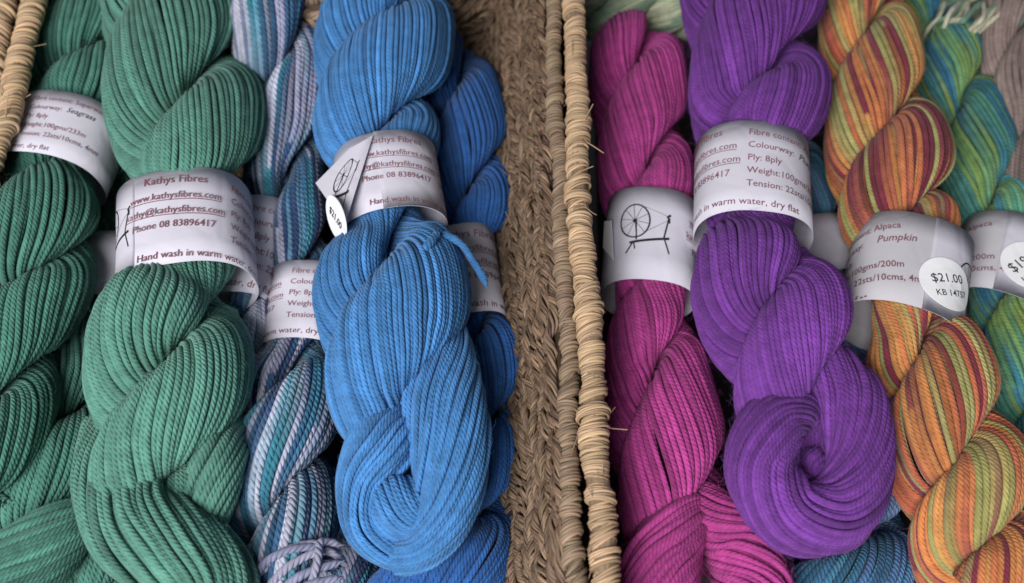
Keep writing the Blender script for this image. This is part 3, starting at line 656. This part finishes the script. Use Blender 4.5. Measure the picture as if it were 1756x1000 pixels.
loop_bundle(I, [(1205, 850, -.016, 26), (1168, 895, -.004, 48), (1136, 960, -.002, 62), (1122, 1040, -.002, 70), (1120, 1120, -.006, 76)], .5, seed=125, fuzz=500, fl=.006)
loop_bundle(I, [(1185, 840, -.018, 26), (1218, 880, -.006, 46), (1266, 935, -.006, 60), (1288, 1000, -.007, 64), (1290, 1100, -.006, 70)], -1.1, seed=127, fuzz=500, fl=.006)
# J: purple, on top
J = make_skein('deep purple skein ending in a round knot, topmost in the right basket', [(1290, -100, .002, 105), (1292, -10, .004, 122), (1296, 70, .004, 122), (1304, 150, .004, 120), (1292, 225, .003, 104), (1288, 300, .003, 90), (1288, 380, .004, 102), (1308, 470, .006, 132), (1335, 570, .006, 128), (1358, 650, .004, 118), (1375, 720, -.006, 90), (1385, 790, -.016, 50)], [-90, 110, 300, 470, 642, 800], PURPLE, 1, .00105, 2.2, seed=131, mat=M_SOFT, fuzz=3000, fl=.006, pinch=(232, 368, 81))
bJ = paper_band(J, 1288, 300, .003, -1, 97, 82, .96, seed=10, wave=.005)
tJ, kJ = strip_layout('Plum', '100gms/200m', 'Alpaca')
print_on(bJ, tJ, -122, 1.0, M_RED, tilt=-.05); print_on(bJ, kJ, -122, 1.0, M_INK, 'handwriting', tilt=-.05)
loop_bundle(J, [(1345, 590, -.014, 36), (1402, 640, .002, 58), (1455, 705, .007, 62), (1473, 795, .008, 54), (1434, 880, .008, 60), (1358, 884, .008, 62), (1307, 812, .008, 60), (1322, 733, .009, 56), (1364, 706, .005, 42), (1392, 742, -.004, 28)], 1.05, flat=1.2, rad=.045, wob=.4, seed=133, fuzz=1800, fl=.005)
ball(J, 1396, 797, .004, 25, 75, seed=135, turns=.5, fuzz=150)
# L: orange variegated
L_ = make_skein('orange, maroon and olive variegated skein with a round price sticker on its label', [(1470, -80, -.012, 62), (1482, 0, -.010, 78), (1492, 90, -.008, 84), (1512, 200, -.008, 92), (1530, 300, -.007, 108), (1545, 390, -.006, 98), (1556, 460, -.006, 92), (1572, 550, -.006, 100), (1592, 640, -.005, 108), (1622, 740, -.005, 114), (1652, 830, -.005, 116), (1678, 930, -.006, 116), (1700, 1040, -.006, 116)], [30, 192, 345, 555, 738, 885, 1040], ORANGE, 1, .0012, 2.2, seed=141, mat=M_SMOOTH, group=1.25, slow=1.5, fuzz=1200, fl=.005, pinch=(390, 525, 84))
bL = paper_band(L_, 1550, 456, -.005, 10, 98, 82, .95, mat=M_PAPER2, seed=11, wave=.004, span=(12, 190))
tL, kL = strip_layout('Pumpkin', '100gms/200m', 'Alpaca', tension='22sts/10cms, 4mm')
print_on(bL, tL, -278, .95, M_RED, tilt=.16); print_on(bL, kL, -262, .95, M_RED, 'handwriting', tilt=.16)
# M: teal-green variegated
M_ = make_skein('teal and lime variegated skein with a price sticker at the right edge', [(1590, 20, -.032, 60), (1618, 100, -.030, 66), (1645, 190, -.028, 72), (1680, 290, -.027, 74), (1708, 380, -.026, 76), (1722, 450, -.026, 76), (1738, 560, -.026, 76), (1765, 680, -.026, 78), (1800, 800, -.026, 80)], [20, 155, 312, 450, 640, 800], TEALGR, 1, .0012, 2.2, seed=151, mat=M_SOFT, group=3, slow=2.2, fuzz=2400, fl=.007, pinch=(385, 510, 70))
bM = paper_band(M_, 1718, 445, -.024, 12, 82, 74, .95, mat=M_PAPER2, seed=12, wave=.004, span=(-30, 150))
tM, kM = strip_layout('Reef', '100gms/200m', 'Alpaca')
print_on(bM, tM, -290, .95, M_RED, tilt=.16)
rk = Flat(); rk.wheel(58, 58, 1); print_on(bM, rk, 0, 1.0, M_INK, 'spinning_wheel_print', tilt=.1)
rk2 = Flat(); rk2.wheel(90, 80, 1); print_on(bL, rk2, 0, 1.0, M_INK, 'spinning_wheel_print', tilt=.0)
sticker(L_, bL, 48, -28, 46, [('$21.00', 0, -2, 22), ('KB 14757', 2, 22, 15.5)], rot=.42, rx=50)
sticker(M_, bM, 16, -18, 45, [('$19.50', 0, -2, 25), ('KB 14751', 2, 22, 18)], rot=.95)
# N: taupe
Nn_ = make_skein('taupe grey skein in the upper right corner', [(1745, 10, -.020, 56), (1748, 80, -.018, 62), (1755, 150, -.018, 64), (1775, 230, -.018, 54), (1785, 320, -.018, 56), (1800, 400, -.02, 50)], [30, 185, 300, 420], TAUPE, 1, .0014, 1.4, seed=161, mat=M_SOFT, fuzz=600)
# O: sage with tied ends
O_ = make_skein('sage and cream skein with knotted yarn ends at the top right edge', [(1540, 0, -.03, 34), (1600, 10, -.03, 44), (1680, 4, -.03, 50), (1760, 0, -.03, 50), (1830, -4, -.03, 46)], [1540, 1690, 1860], SAGE, -1, .0012, 1.3, seed=171, key_axis='x', mat=M_FINE)
ro = np.random.default_rng(5)
for i in range(14):
    x = 1592+i*10+ro.normal(0, 5); j = ro.normal(0, 7, 6)
    stray(O_, [(x+42+j[0], 2, -.014), (x+24+j[1], 28+j[4], -.010+ro.normal(0, .002)), (x+2+j[2], 52+j[5], -.016), (x-16+j[3], 72+j[4], -.026)], .00125*ro.uniform(.8, 1.15), 'tied_yarn_end', pal=[[(.42, .42, .30)], [(.16, .27, .19)], [(.50, .47, .36)], [(.33, .36, .24)]][i % 4])
# P: teal bit behind orange
P_ = make_skein('dark teal skein peeking out at the top between the orange and sage skeins', [(1545, -50, -.045, 40), (1575, 10, -.042, 44), (1600, 60, -.042, 44), (1640, 130, -.05, 40)], [-20, 40, 100], TEALBL, 1, .0012, 1.4, seed=181, mat=M_THICK)
